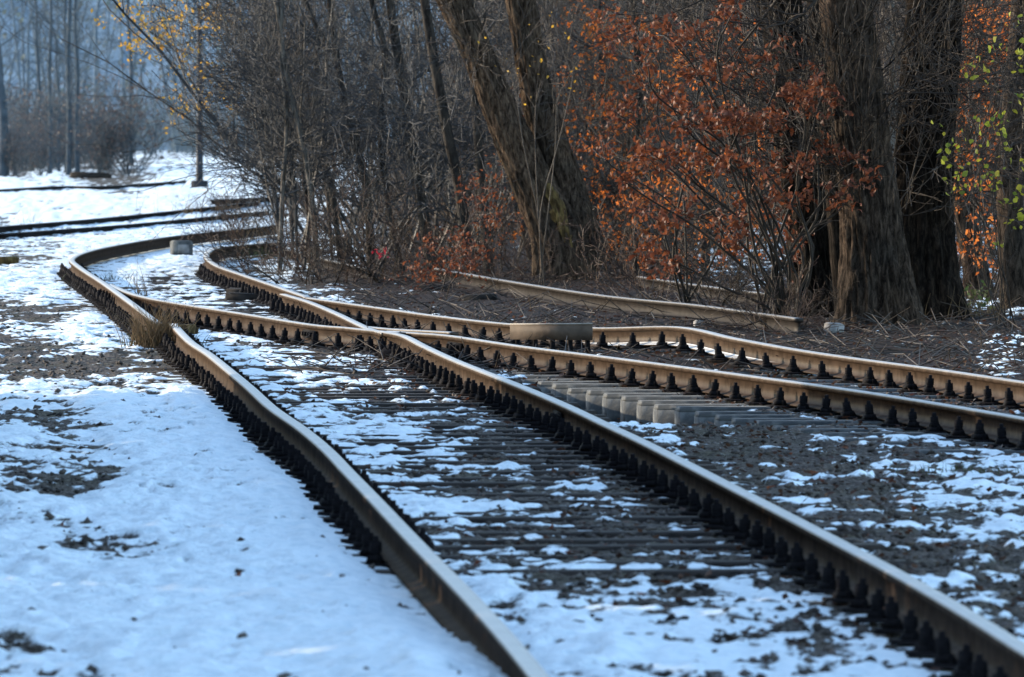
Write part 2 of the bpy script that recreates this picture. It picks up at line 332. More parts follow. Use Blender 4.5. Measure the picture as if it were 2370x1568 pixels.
z,s,lit=ground(X,Y)
nr,nc=X.shape
idx=np.arange(nr*nc).reshape(nr,nc)
Fq=np.stack([idx[:-1,:-1],idx[:-1,1:],idx[1:,1:],idx[1:,:-1]],-1).reshape(-1,4)
g=mesh_np('ground',np.stack([X,Y,z],-1).reshape(-1,3),Fq,M['ground'],True)
a=g.data.attributes.new('snow','FLOAT','POINT'); a.data.foreach_set('value',s.ravel().astype(np.float32))
a=g.data.attributes.new('litter','FLOAT','POINT'); a.data.foreach_set('value',lit.ravel().astype(np.float32))
tag(g,kind='structure')
def gz(x,y): return float(ground(np.array([x]),np.array([y]))[0][0])

def terrain(name,x0,x1,y0,y1,nx,ny,fn,m):
    X,Y=np.meshgrid(np.linspace(x0,x1,nx),np.linspace(y0,y1,ny)); Z=fn(X,Y)
    i=np.arange(nx*ny).reshape(ny,nx)
    o=mesh_np(name,np.stack([X,Y,Z],-1).reshape(-1,3),np.stack([i[:-1,:-1],i[:-1,1:],i[1:,1:],i[1:,:-1]],-1).reshape(-1,4),m,True)
    return tag(o,kind='structure')
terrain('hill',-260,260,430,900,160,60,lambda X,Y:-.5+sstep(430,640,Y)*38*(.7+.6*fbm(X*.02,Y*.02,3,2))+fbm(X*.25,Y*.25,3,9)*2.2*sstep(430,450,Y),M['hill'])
terrain('bank',-4,70,138,190,260,80,lambda X,Y:-.35+sstep(139,152,Y)*sstep(-3.6,1.6,X)*(6.0+1.5*fbm(X*.3,Y*.3,3,3))+(fbm(X*1.4,Y*1.4,3,6)-.4)*.8*sstep(139,144,Y)*sstep(-3,0,X),M['bank'])

# ------------------------------------------------------------------ rails
prof=[(-.062,0),(.062,0),(.062,.008),(.026,.018),(.009,.028),(.008,.101),(.022,.108),(.034,.112),(.034,.133),(.029,.1385),(.012,.140),(-.012,.140),(-.029,.1385),(-.034,.133),(-.034,.112),(-.022,.108),(-.008,.101),(-.009,.028),(-.026,.018),(-.062,.008)]
def rail_body(P,root,m,drop=0.0,name='rail_body'):
    Q=catmull(P,10); o=np.array(root.location)
    d=np.gradient(Q,axis=0); d[:,2]=0; d/=np.linalg.norm(d,axis=1,keepdims=True); nrm=np.stack([d[:,1],-d[:,0],0*d[:,0]],1)
    k=len(prof); V=np.zeros((len(Q),k,3))
    for j,(x,z) in enumerate(prof):
        V[:,j]=Q-o+nrm*x; V[:,j,2]=Q[:,2]-o[2]-HR+z-drop
    n=len(Q); i=np.arange(n*k).reshape(n,k)
    Fq=np.stack([i[:-1],np.roll(i[:-1],-1,1),np.roll(i[1:],-1,1),i[1:]],-1).reshape(-1,4)[:,::-1]
    ob=mesh_np(name,V.reshape(-1,3),[Fq,np.array([list(i[0])]),np.array([list(i[-1][::-1])])],m,False,root)
    return Q,d
pm=MB(); pm.box(-.17,.17,-.08,.08,-.016,-.001,.004,.004); pm.box(-.098,-.078,-.07,.07,-.001,.03,.003,.002); pm.box(.078,.098,-.07,.07,-.001,.03,.003,.002)
bm_=MB(); bm_.box(-.036,.036,-.046,.046,0,.028,.010,.006); bm_.box(-.022,.022,-.030,.030,.028,.044,.004,.004); bm_.cyl(0,0,.044,.056,.026,.024,10); bm_.cyl(0,0,.056,.084,.025,.024,6); bm_.cyl(0,0,.084,.105,.0125,.011,8)
plate0=pm.build('tie_plate',M['iron']); bolt0=bm_.build('clamp_bolt',M['iron'])
plate_me=plate0.data; bolt_me=bolt0.data
bpy.data.objects.remove(plate0); bpy.data.objects.remove(bolt0)
def along(Q,step=.62,ymin=0,ymax=999):
    L=np.concatenate([[0],np.cumsum(np.linalg.norm(np.diff(Q[:,:2],axis=0),axis=1))]); out=[]
    s=.2
    while s<L[-1]:
        x=np.interp(s,L,Q[:,0]); y=np.interp(s,L,Q[:,1]); zz=np.interp(s,L,Q[:,2])
        x2=np.interp(s+.1,L,Q[:,0]); y2=np.interp(s+.1,L,Q[:,1]); x1=np.interp(s-.1,L,Q[:,0]); y1=np.interp(s-.1,L,Q[:,1])
        if ymin<y<ymax: out.append((x,y,zz,math.atan2(y2-y1,x2-x1)-math.pi/2))
        s+=step
    return out
def rail(P,label,m='rail',drop=0,fast=True,ymin=22,ymax=999,limit=98,name='rail',step=.62):
    o=tuple(P[-1][:2])+(RT-HR,)
    root=empty(name,o,label,'rail')
    Q,d=rail_body(P,root,M[m],drop)
    if fast:
        pts=along(Q[::-1],step,ymin,ymax)[:limit]
        for (x,y,zz,a) in pts:
            pl=bpy.data.objects.new('tie_plate',plate_me); C.objects.link(pl); pl.parent=root
            pl.location=(x-o[0],y-o[1],zz-HR-drop-o[2]); pl.rotation_euler=(0,0,a+random.uniform(-.04,.04))
            for sx in (-1,1):
                b=bpy.data.objects.new('clamp_bolt',bolt_me); C.objects.link(b); b.parent=pl
                b.location=(sx*.102,random.uniform(-.012,.012),random.uniform(-.008,.004)); b.rotation_euler=(random.uniform(-.12,.12),random.uniform(-.12,.12),random.uniform(-.3,.3))
    return root,Q
rA,QA=rail(RA,'left rail of the foreground track, running down into smooth snow',ymin=33)
rB,QB=rail(RB,'long bright rail from the crossing to the lower right corner',drop=.000)
rG,QG=rail(RG,'lit brown rail with a row of dark bolts above exposed sleeper ends',drop=.003)
rC,QC=rail(RC,'switch rail running from the curved rail to the crossing',drop=.002,ymin=22)
rL,QL=rail(RL,'leftmost rail bending in a sharp hook beyond the dry weeds',ymax=96)
rD,QD=rail(RD,'curved rail hooking right beside the bare thicket',drop=.001,ymax=96)
rE,QE=rail(RE,'outermost right rail below the trees, past the guard plate',drop=.004)
rF,QF=rail(RF,'short closure rail leading down into the crossing nose',drop=.005)
rW2,_=rail(RW2,'far wing rail lying behind the crossing nose',drop=.009,fast=False,name='wing_rail')
rH,QH=rail(rp([(1008,621),(1200,654),(1400,684),(1600,704),(1740,722),(1850,737)],.13),'cut disused rail lying in leaf litter under the leaning trunk','rail_old',fast=False)
rI,_=rail(rp([(1480,640),(1650,664),(1850,688)],.11),'half hidden dark rail in brush behind the disused rail','rail_old',fast=False)
rN,_=rail(rp([(600,560),(700,586),(780,606),(855,624)],.10),'snow dusted rail end emerging under the bare shrubs','rail_old',fast=False)
r1,_=rail(rp([(-60,530),(0,524),(200,508),(400,488),(600,466)],.09),'far siding rail at left, the upper of the dark pair','rail_old',fast=False)
r2,_=rail(rp([(-60,545),(130,532),(300,519),(450,505),(620,488)],.08),'far siding rail at left, the lower of the dark pair','rail_old',fast=False)
r3,_=rail(rp([(-60,442),(130,431),(250,430),(430,418)],.09),'farthest thin rail on the snow near the left woods','rail_old',fast=False)
r4,_=rail(rp([(490,462),(560,459),(680,452)],.12),'short dark rail in snow behind the slender post','rail_old',fast=False)
def fishplate(root,u,v,dirto):
    x,y,z=onz(u,v,RT); o=root.location
    m=MB(); m.bbox(-.03,-.0115,-.3,.3,.028,.095,.01); m.bbox(.0115,.03,-.3,.3,.028,.095,.01)
    for yy in (-.2,-.07,.07,.2):
        m.box(-.052,-.03,yy-.016,yy+.016,.045,.078)
    b=m.build('fishplate',M['iron'],root); b.location=(x-o[0],y-o[1],0); b.rotation_euler=(0,0,dirto)
fishplate(rC,722,750,.17); fishplate(rE,718,689,.17); fishplate(rB,1300,933,.06); fishplate(rG,1060,778,.17)
p0=np.array(at(1181,786,62.9)); p1=np.array(at(1371,786,62.6))
root=empty('guard_plate',(p0[0],p0[1],0),'upright worn steel guard plate standing beside the outermost rail','plate')
L=float(np.linalg.norm((p1-p0)[:2])); zb=p0[2]
h0,h1=.112,.124
m=MB(); m.add([(0,-.005,zb),(L,-.005,zb),(L,.005,zb),(0,.005,zb),(0,-.005,zb+h0),(L,-.005,zb+h1),(L,.005,zb+h1),(0,.005,zb+h0)],[(0,3,2,1),(4,5,6,7),(0,1,5,4),(1,2,6,5),(2,3,7,6),(3,0,4,7)])
b=m.build('upright_plate',M['plate'],root)
m=MB(); m.add([(0,-.009,zb+h0-.006),(L,-.009,zb+h1-.006),(L,-.0055,zb+h1-.006),(0,-.0055,zb+h0-.006),(0,-.009,zb+h0+.003),(L,-.009,zb+h1+.003),(L,.009,zb+h1+.003),(0,.009,zb+h0+.003)],[(0,3,2,1),(4,5,6,7),(0,1,5,4),(1,2,6,5),(2,3,7,6),(3,0,4,7)])
m.build('worn_edge',M['edge'],root)
for k in range(5):
    m=MB(); xx=.05+k*(L-.1)/4; m.box(xx-.016,xx+.016,.007,.04,-.06,zb+.06,.004,.0); m.build('bracket',M['iron'],root)
root.rotation_euler=(0,0,math.atan2(p1[1]-p0[1],p1[0]-p0[0]))
c0=onz(890,765,RT)
root=empty('crossing_nose',(c0[0],c0[1],.01),'dark cast crossing bed where the two bright rails part','rail crossing')
m=MB(); m.add([(-.05,1.2,0),(.05,1.2,0),(.34,-2.1,0),(-.02,-2.1,0),(-.02,1.2,.05),(.02,1.2,.05),(.30,-2.1,.05),(.03,-2.1,.05)],[(0,3,2,1),(4,5,6,7),(0,1,5,4),(1,2,6,5),(2,3,7,6),(3,0,4,7)]); m.build('nose_casting',M['iron'],root)
m=MB(); m.bbox(-.35,.65,-.9,-.6,-.03,-.005,.004); m.build('base_plate',M['iron'],root)

# ------------------------------------------------------------------ sleepers
def sleeper_mesh(name,Ln,m,bev=.02,w=.13):
    b=MB(); h=Ln/2; b.box(-h,h,-w,w,-.23,-.03,0,.01); b.box(-h+.001,h-.001,-w+.0112,w-.0112,-.0299,.0,bev,bev)
    o=b.build(name,M[m]); me=o.data; bpy.data.objects.remove(o); return me
sm_c=sleeper_mesh('concrete_sleeper',2.5,'concrete',.008,.13); sm_t=sleeper_mesh('timber_sleeper',2.5,'timber'); sm_l=sleeper_mesh('long_timber_sleeper',3.6,'timber')
def lay(Qa,Qb,y0,y1,me,nm,label,group,z=.0,left=None,jit=.03,rj=.015):
    y=y0
    while y<y1:
        xa=xr(Qa,y); xb=xr(Qb,y); sl=(xr(Qa,y+.5)-xr(Qa,y-.5)); a=-math.atan(sl)
        x=(xa+xb)/2 if left is None else left(y)+1.25
        o=bpy.data.objects.new(nm,me); C.objects.link(o); o.location=(x+random.uniform(-jit,jit),y+random.uniform(-.02,.02),z+random.uniform(-.008,.004)); o.rotation_euler=(0,random.uniform(-.003,.003),a*(1 if left is None else .6)+random.uniform(-rj,rj))
        tag(o,label,'sleeper',group); y+=.62
lay(QA,QB,33.2,60.5,sm_t,'timber_sleeper','dark timber sleeper half buried in snow under the foreground track','timber sleepers of the foreground track',z=.006)
lay(QG,QE,44.0,60.0,sm_c,'concrete_sleeper','grey concrete sleeper with exposed end under the right hand track','concrete sleepers of the right hand track',z=.004,left=EXL,jit=.012,rj=.006)
lay(QC,QE,61.0,74.0,sm_l,'timber_sleeper','long dark timber under the switch behind the crossing','long switch timbers',z=.0)
lay(QL,QD,76,94,sm_t,'timber_sleeper','dark timber sleeper between the two hooked rails','timber sleepers between the hooked rails',z=.002)

# ------------------------------------------------------------------ plants generators
def grow(S,T,p,d,Ln,r,depth,nch,rng,up=.05,wig=.18,n=5,tiprad=.35,rmin=.003):
    step=Ln/n; rr=r
    for i in range(n):
        d=(d[0]+rng.gauss(0,wig),d[1]+rng.gauss(0,wig),d[2]+rng.gauss(0,wig)+up)
        l=math.sqrt(d[0]**2+d[1]**2+d[2]**2); d=(d[0]/l,d[1]/l,d[2]/l)
        q=(p[0]+d[0]*step,p[1]+d[1]*step,p[2]+d[2]*step)
        r2=max(r*(1-(1-tiprad)*(i+1)/n),rmin)
        S.append((*p,*q,rr,r2)); 
        if depth>0 and (i>0 or depth<3):
            for k in range(nch if rng.random()<.8 else nch-1):
                sp=rng.uniform(.5,1.1)
                a=(rng.gauss(0,1),rng.gauss(0,1),rng.gauss(0,1)); dot=a[0]*d[0]+a[1]*d[1]+a[2]*d[2]
                a=(a[0]-dot*d[0],a[1]-dot*d[1],a[2]-dot*d[2]); l=math.sqrt(a[0]**2+a[1]**2+a[2]**2)+1e-6
                c=(d[0]+a[0]/l*sp,d[1]+a[1]/l*sp,d[2]+a[2]/l*sp); l=math.sqrt(c[0]**2+c[1]**2+c[2]**2)
                c=(c[0]/l,c[1]/l,c[2]/l)
                grow(S,T,q,c,Ln*rng.uniform(.35,.6),max(r2*.6,rmin),depth-1,nch,rng,up,wig*1.1,max(3,n-1),tiprad,rmin)
        p=q; rr=r2
    T.append(p)
def shrub_proto(nm,seed,H,nst,depth,m,label,group,spread=.5,leaf=None,lsize=.06,nch=1,r=.016,up=.06,base=.15,rmin=.0035):
    rng=random.Random(seed); S=[];T=[]
    for k in range(nst):
        a=rng.uniform(0,6.283); sp=rng.uniform(.05,spread)
        d=(math.cos(a)*sp,math.sin(a)*sp,1); bb=base*rng.random()
        grow(S,T,(math.cos(a)*bb,math.sin(a)*bb,-.05),d,H*rng.uniform(.6,1.1),r*rng.uniform(.6,1.4),depth,nch,rng,up,.13,8,.35,rmin)
    root=empty(nm,(0,0,0),label,'shrub' if 'shrub' in nm else 'tree',group)
    S=np.array(S)
    V,Fq=segs_mesh(S,3); mesh_np('branches',V,Fq,m,False,root)
    if leaf:
        P=np.array(T)[rs.rand(len(T))<leaf[1]]; P=np.repeat(P,2,0)+rs.randn(len(P)*2,3)*.03
        V,Fq=leaf_mesh(P,lsize,'rhomb'); mesh_np('foliage',V,Fq,leaf[0],False,root)
    return root
BL='leafless shrub in the dense tangle of bare twigs behind the tracks'; BG='bare shrubs of the thicket'
protos=[shrub_proto('bare_shrub',s,4.6,4,3,M['twig'] if s==2 else (M['twig_red'] if s==4 else M['twig_cool']),BL,BG,spread=.75,r=.024) for s in (1,2,3,4,5)]
rng=random.Random(3)
place=[]
for i in range(10): place.append((720+ (i+rng.random())*50,rng.uniform(101,128),(0,2,4)[i%3]))
for i in range(14): place.append((1230+(i+rng.random())*85,rng.uniform(104,134),(1,3,1,4)[i%4]))
place+= [(2310,90,1),(2200,92,3),(1590,98,1),(700,98,2),(860,99,0)]
usedp=set()
for i,(u,Y_,k) in enumerate(place):
    x=(u-U0)/F*Y_; o=protos[k] if k not in usedp else copy_tree(protos[k]); usedp.add(k)
    o.location=(x,Y_,gz(x,Y_)); o.rotation_euler=(0,0,rng.uniform(0,6.28)); sc=rng.uniform(.75,1.15); o.scale=(sc,sc,sc)
LL='low twiggy shrub at the foot of the bare thicket'; LG='low shrubs at the thicket foot'
lp=[shrub_proto('low_shrub',s,.9,9,2,M['twig_red'] if s%2 else M['twig_dark'],LL,LG,spread=1.6,r=.009,up=.02,base=.5,rmin=.003) for s in (21,22,23)]
lows=[(650,92),(720,90),(800,91),(880,92),(960,91),(1060,94),(1180,90),(1450,92),(1560,88),(590,114),(560,128),(1390,95),(1800,70.5),(1650,80),(2240,84),(2320,86),(1960,76),(2090,76),(1500,83),(1850,71)]
for i,(u,Y_) in enumerate(lows):
    x=(u-U0)/F*Y_; o=lp[i%3] if i<3 else copy_tree(lp[i%3])
    o.location=(x,Y_,gz(x,Y_)); o.rotation_euler=(0,0,rng.uniform(0,6.28)); sc=rng.uniform(.7,1.2)*(.6 if Y_<80 else 1); o.scale=(sc,sc,sc)

def trunk_tube(P,n,amp,kf,vf,seed,flare=.35,step=.035,zhi=4.0):
    P=np.asarray(P,float); Q=catmull(P,12)
    L=np.concatenate([[0],np.cumsum(np.linalg.norm(np.diff(Q[:,:3],axis=0),axis=1))])
    t=[];s=0
    while s<L[-1]:
        t.append(s); s+=step if s<zhi else step*6
    t.append(L[-1]); t=np.array(t)
    R=np.stack([np.interp(t,L,Q[:,k]) for k in range(4)],1)
    d=np.gradient(R[:,:3],axis=0); d/=np.linalg.norm(d,axis=1,keepdims=True)
    a=np.cross(d,np.array([0,1.,0])); a/=np.linalg.norm(a,axis=1,keepdims=True); b=np.cross(d,a)
    th=np.linspace(0,2*math.pi,n,endpoint=False)
    TH,TT=np.meshgrid(th,t)
    rid=1-np.abs(2*fbm(TH*kf/6.283+.5*fbm(TH*1.0,TT*3,2,seed),TT*vf,2,seed+1)-1)
    rid2=fbm(TH*kf*2.3/6.283,TT*vf*2.7,2,seed+4)
    w=np.minimum(1,np.minimum(TH,2*math.pi-TH)/.4)
    rr=R[:,3][:,None]*(1+amp*((rid-.75)*1.8+(rid2-.5)*.7)*w + .18*(fbm(TH*2/6.283*2,TT*.8,2,seed+7)-.5)*w)
    fl=flare*np.exp(-TT/.28)*(1+.5*np.cos(TH*5+seed)); rr*=1+fl
    V=R[:,None,:3]+ (np.sin(TH)[...,None]*a[:,None,:]-np.cos(TH)[...,None]*b[:,None,:])*rr[...,None]
    m=len(t); i=np.arange(m*n).reshape(m,n)
    Fq=np.stack([i[:-1],np.roll(i[:-1],-1,1),np.roll(i[1:],-1,1),i[1:]],-1).reshape(-1,4)
    return V.reshape(-1,3),Fq
def pxtree(nm,pts,Yd,label,cat,m,tm,n=36,amp=.10,kf=18,vf=2.4,seed=1,top=8.5,limbs=6,limb0=2.6,limblen=2.2,flare=.14,depth=2,lowtw=0,step=.035,lowlen=.6):
    base=at(pts[0][0],pts[0][1],Yd); bz=gz(base[0],Yd)
    root=empty(nm,(base[0],base[1],bz),label,cat); o=np.array([base[0],base[1],bz])
    P=[(base[0],Yd,bz-.25,pts[0][2]/2/F*Yd)]
    for i,(u,v,w) in enumerate(pts):
        q=at(u,v,Yd)
        if i==0: q=(q[0],q[1],bz+.02)
        P.append((*q,w/2/F*Yd))
    last=P[-1]; prev=P[-2]; dx=(last[0]-prev[0])/(last[2]-prev[2]+1e-6)
    if last[2]<top:
        h=top-last[2]; P.append((last[0]+dx*h*.4,Yd+.1*h,last[2]+h*.5,last[3]*.7)); P.append((last[0]+dx*h*.5,Yd+.15*h,top,last[3]*.3))
    P=np.array(P); P[:,:3]-=o
    V,Fq=trunk_tube(P,n,amp,kf,vf,seed,flare,step)
    mesh_np('trunk',V,Fq,m,True,root)
    S=[];T=[];rg=random.Random(seed*7+1)
    zz=P[:,2]
    for k in range(limbs+lowtw):
        z=rg.uniform(limb0,top*.92) if k<limbs else rg.uniform(.5,limb0)
        c=[np.interp(z,zz,P[:,j]) for j in range(4)]; a=rg.uniform(0,6.283)
        big=k<limbs
        if not big and k%3==0: a=-math.pi/2+rg.uniform(-1,1)
        grow(S,T,(c[0],c[1],z),(math.cos(a),math.sin(a)*.7,rg.uniform(.1,.8)),limblen*rg.uniform(.6,1.1)*(1 if big else lowlen),min(c[3]*.35,.04) if big else .009,depth,2,rg,.05,.15,5)
    if S:
        V,Fq=segs_mesh(S,4); mesh_np('branches',V,Fq,tm,False,root)
    return root,o
tw,o=pxtree('leaning_tree',[(1305,622,138),(1285,540,120),(1238,440,100),(1185,320,88),(1140,210,80),(1095,100,74),(1050,0,70),(1020,-80,68)],92,'large leaning tree with forked furrowed trunk and yellow rotten wood in the fork','tree',M['bark_warm'],M['twig'],n=96,amp=.14,kf=34,seed=3,limbs=5,top=8,lowtw=6)
P=[]
for (u,v,w) in [(1345,632,100),(1338,560,104),(1315,470,94),(1284,370,84),(1254,260,78),(1230,150,72),(1212,40,68),(1200,-60,66),(1190,-500,60),(1180,-900,20)]:
    q=at(u,v,92.25); P.append((q[0]-o[0],q[1]-o[1],q[2]-o[2],w/2/F*92))
V,Fq=trunk_tube(P,96,.14,32,2.4,9,.14); mesh_np('second_trunk',V,Fq,M['bark_warm'],True,tw)
P=[]
for (u,v,w) in [(1322,610,14),(1306,545,30),(1290,490,34),(1276,455,26),(1268,425,8)]:
    q=at(u,v,91.78); P.append((q[0]-o[0],q[1]-o[1],q[2]-o[2],w/2/F*92))
V,Fq=trunk_tube(P,40,.7,14,9,12,0); mesh_np('rotten_wood',V,Fq,M['decay'],True,tw)
pxtree('large_tree',[(1915,742,160),(1890,600,124),(1862,430,106),(1846,250,100),(1824,110,98),(1800,0,96),(1782,-80,94)],76.0,'dark trunk behind the russet oak leaves, leftmost of the big right hand trunks','tree',M['bark_dark'],M['twig_dark'],n=96,amp=.17,kf=28,seed=5,limbs=5,lowtw=16)
pxtree('large_tree',[(2035,752,190),(2028,660,166),(2016,520,142),(2002,380,132),(1985,220,126),(1966,80,122),(1950,-60,118)],73,'thick grey furrowed trunk, middle one of the big right hand trunks','tree',M['bark'],M['twig_dark'],n=128,amp=.14,kf=36,seed=6,limbs=5,lowtw=14,lowlen=.8)
pxtree('large_tree',[(2140,742,184),(2138,640,158),(2134,480,138),(2142,300,130),(2156,120,128),(2166,-60,122)],75,'thick dark ridged trunk beside the pale birch, at the right of the group','tree',M['bark_dark'],M['twig'],n=128,amp=.16,kf=34,seed=8,limbs=5,lowtw=20,lowlen=1.0)
pxtree('slim_tree',[(1965,744,64),(1950,640,50),(1936,500,44),(1922,340,40),(1900,180,38),(1884,0,34)],75.0,'thin dark stem squeezed between the left and middle big trunks','tree',M['bark_dark'],M['twig_dark'],n=40,seed=14,limbs=4,lowtw=6)
pxtree('slim_tree',[(2268,712,66),(2258,620,58),(2235,500,52),(2228,380,50),(2245,200,48),(2262,0,46)],84,'curved slim trunk at right behind the vine leaves','tree',M['bark'],M['twig'],n=48,seed=10,limbs=5,lowtw=16,lowlen=.9)
pxtree('slim_tree',[(2352,742,76),(2345,620,66),(2338,480,62),(2345,300,60),(2362,100,58),(2370,-50,55)],79,'brown trunk cut by the right edge of the view','tree',M['bark'],M['twig'],n=48,seed=11,limbs=5,lowtw=16,lowlen=1.0)
pxtree('birch_tree',[(2066,640,34),(2064,400,32),(2060,200,30),(2054,0,30)],99,'pale birch showing between the two big right hand trunks','tree',M['birch'],M['twig'],n=20,amp=.02,seed=12,limbs=4)
for k,(pts,Yd,lab,m) in enumerate([
 ([(1086,596,30),(1065,450,26),(1040,330,25),(1012,180,23),(990,50,22),(975,-60,20)],93,'slender grey sapling leaning left just beside the leaning tree',M['bark_thin']),
 ([(1000,560,28),(972,450,26),(942,260,24),(915,90,22),(900,-30,20)],97,'slim dark sapling in the thicket, leaning left at mid height',M['bark_thin']),
 ([(1132,592,24),(1118,450,22),(1105,300,20),(1092,80,18),(1088,-40,18)],95,'straight thin sapling touching the left side of the leaning tree',M['bark_thin']),
 ([(735,560,15),(718,430,14),(698,320,13),(665,180,12),(640,0,11)],97,'thin pale birch bending left above the bare shrubs',M['birch']),
 ([(648,575,11),(655,430,11),(664,280,10),(650,120,10),(655,-20,9)],97,'thinnest pale birch at the left end of the thicket',M['birch']),
 ([(1632,590,22),(1640,400,20),(1655,200,20),(1668,0,18)],94,'thin upright sapling behind the oak leaves',M['bark_thin']),
 ([(1475,600,18),(1460,420,16),(1480,220,16),(1465,0,14)],94,'thin wavy sapling right of the leaning tree among orange leaves',M['bark_thin']),
 ([(860,590,20),(845,420,18),(800,250,16),(770,60,14),(760,-40,14)],98,'long thin grey sapling in the middle of the bare thicket',M['bark_thin']),
 ([(1230,600,16),(1180,420,16),(1155,250,14),(1160,0,14)],104,'thin stem crossing behind the leaning tree',M['bark_thin']),
 ([(930,600,16),(900,480,15),(880,300,14),(890,120,13),(860,0,12)],97,'crooked thin stem left of the slim dark sapling',M['bark_thin']),
 ([(1380,580,16),(1375,430,15),(1400,250,14),(1385,80,13),(1390,0,12)],101,'thin crooked stem right behind the forked trunk',M['bark_thin']),
 ([(790,585,14),(765,430,13),(730,260,12),(735,80,11),(700,-20,10)],100,'dark thin sapling leaning left in the left part of the thicket',M['bark_thin']),
 ([(1560,560,14),(1540,350,14),(1570,150,14),(1590,0,14)],104,'faint thin stem far back between orange and russet leaves',M['bark_thin'])]):
    pxtree('sapling',pts,Yd,lab,'tree',m,M['twig_cool'] if pts[0][0]<1200 else M['twig'],n=14,amp=.03,kf=5,seed=20+k,top=6.5,limbs=6,limb0=2.0,limblen=1.9,flare=.2,lowtw=10,step=.08,lowlen=.7)

# leafy bushes ---------------------------------------------------------
def leafy(nm,label,cat,u,Yb,vb,ell,ncl,lpc,kind,size,lm,sm,dY=1.3,sr=.02,spread=.09):
    b=at(u,vb,Yb); z0=gz(b[0],Yb); root=empty(nm,(b[0],Yb,z0),label,cat); o=np.array([b[0],Yb,z0])
    S=[];rg=random.Random(int(u)+ncl)
    wts=[e[2]*e[3] for e in ell]
    hub=[]
    for e in ell:
        q=np.array(at(e[0],e[1]+e[3]*.25,Yb+rg.uniform(-.3,.3)*dY))-o
        k=.25*np.linalg.norm(q)
        P=catmull(np.array([[rg.uniform(-.1,.1),0,-.05],q*[.12,.3,.30]+[rg.gauss(0,.3)*k,0,0],q*[.45,.5,.62]+[rg.gauss(0,.3)*k,0,rg.gauss(0,.1)*k],q*[.8,.8,.88]+[rg.gauss(0,.2)*k,0,0],q]),4)
        for i in range(len(P)-1): S.append((*P[i],*P[i+1],sr*(1-.65*i/len(P)),sr*(1-.65*(i+1)/len(P))))
        hub.append(P)
    L=[]
    for k in range(ncl):
        j=rg.choices(range(len(ell)),wts)[0]; e=ell[j]
        a=rg.uniform(0,6.283); r=rg.random()**.6*1.25
        q=np.array(at(e[0]+e[2]*r*math.cos(a),e[1]+e[3]*r*math.sin(a),Yb+rg.uniform(-.5,.5)*dY))-o
        h=hub[j][rg.randint(len(hub[j])//2,len(hub[j])-1)]
        mid=(h+q)/2+np.array([rg.uniform(-.06,.06),rg.uniform(-.06,.06),rg.uniform(-.05,.09)])
        S.append((*h,*mid,sr*.28,sr*.2)); S.append((*mid,*q,sr*.2,sr*.12))
        t=np.array([rg.gauss(0,1),rg.gauss(0,.7),rg.gauss(0,.6)])*spread
        S.append((*q,*(q+t),sr*.12,sr*.08))
        for i in range(rg.randint(lpc//3,lpc)): L.append(q+t*rg.random()+np.array([rg.gauss(0,spread*.4),rg.gauss(0,spread*.4),rg.gauss(0,spread*.4)]))
    V,Fq=segs_mesh(S,5); mesh_np('branches',V,Fq,sm,False,root)
    V,Fq=leaf_mesh(L,size,kind); mesh_np('foliage',V,Fq,lm,False,root)
    return root
leafy('young_oak','young oak full of curled russet leaves in front of the dark trunk','tree',1815,72.0,740,
 [(1545,75,60,35),(1690,35,60,26),(1500,150,25,20),(1560,250,80,30),(1700,275,100,34),(1860,240,60,38),(1480,330,36,24),(1620,495,110,24),(1530,590,42,32),(1890,350,60,42),(1730,385,100,24),(1955,450,22,30),(1590,370,100,24),(1795,130,30,40),(1910,190,35,35),(1830,460,36,46),(1690,560,50,18),(1450,420,25,18),(1990,380,25,35),(1640,170,50,24)],175,19,'oak',.076,M['oak'],M['twig_dark'],sr=.015,dY=2.4,spread=.08)
leafy('young_oak','thin stemmed young oak with sparse leaves beside the big trunks','tree',1775,74.0,735,[(1740,190,80,50),(1780,470,60,60),(1830,560,50,60),(1910,280,40,50),(1950,380,30,60)],40,8,'oak',.068,M['oak'],M['twig_dark'],sr=.013)
leafy('young_oak','leaning young oak with russet leaves behind the first, left of it','tree',1600,80.0,700,[(1440,60,60,40),(1420,250,40,30),(1510,470,50,40),(1640,110,60,40),(1500,200,50,30),(1400,330,26,40)],75,12,'oak',.066,M['oak'],M['twig_dark'],sr=.013,dY=2)
leafy('beech_bush','glowing orange leaved bush right of the leaning tree','shrub',1420,95,620,[(1410,400,100,150),(1340,230,50,90),(1430,560,80,40),(1460,180,90,110),(1380,60,80,60)],460,7,'rhomb',.058,M['orange'],M['twig_dark'],dY=4,sr=.009)
leafy('beech_bush','orange leaved bush seen through the young oak','shrub',1700,90,650,[(1640,450,120,90),(1820,440,90,150),(1540,450,90,90),(1700,180,130,110),(1600,590,130,40),(1560,150,70,60)],480,7,'rhomb',.056,M['orange'],M['twig_dark'],dY=4,sr=.009)
leafy('beech_bush','orange leaved bush at the upper right corner behind the trunks','shrub',2300,82,670,[(2290,50,90,80),(2280,200,80,80),(2310,340,60,70),(2250,420,40,60),(2290,560,60,50),(2220,260,30,80)],360,8,'rhomb',.055,M['orange'],M['twig_dark'],dY=2,sr=.010)
leafy('beech_bush','small orange bush glimpsed left of the leaning trunk','shrub',1170,97,620,[(1190,300,40,80),(1160,540,50,50),(1150,450,40,60)],90,6,'rhomb',.05,M['orange'],M['twig_dark'],dY=2,sr=.008)
leafy('oak_scrub','low dead-leaved oak scrub at the foot of the leaning tree','shrub',1040,86.5,655,[(1040,580,80,35),(950,645,50,24),(1080,610,50,35),(1110,470,40,60)],100,9,'oak',.055,M['oak'],M['twig_red'],dY=1.2,sr=.008)
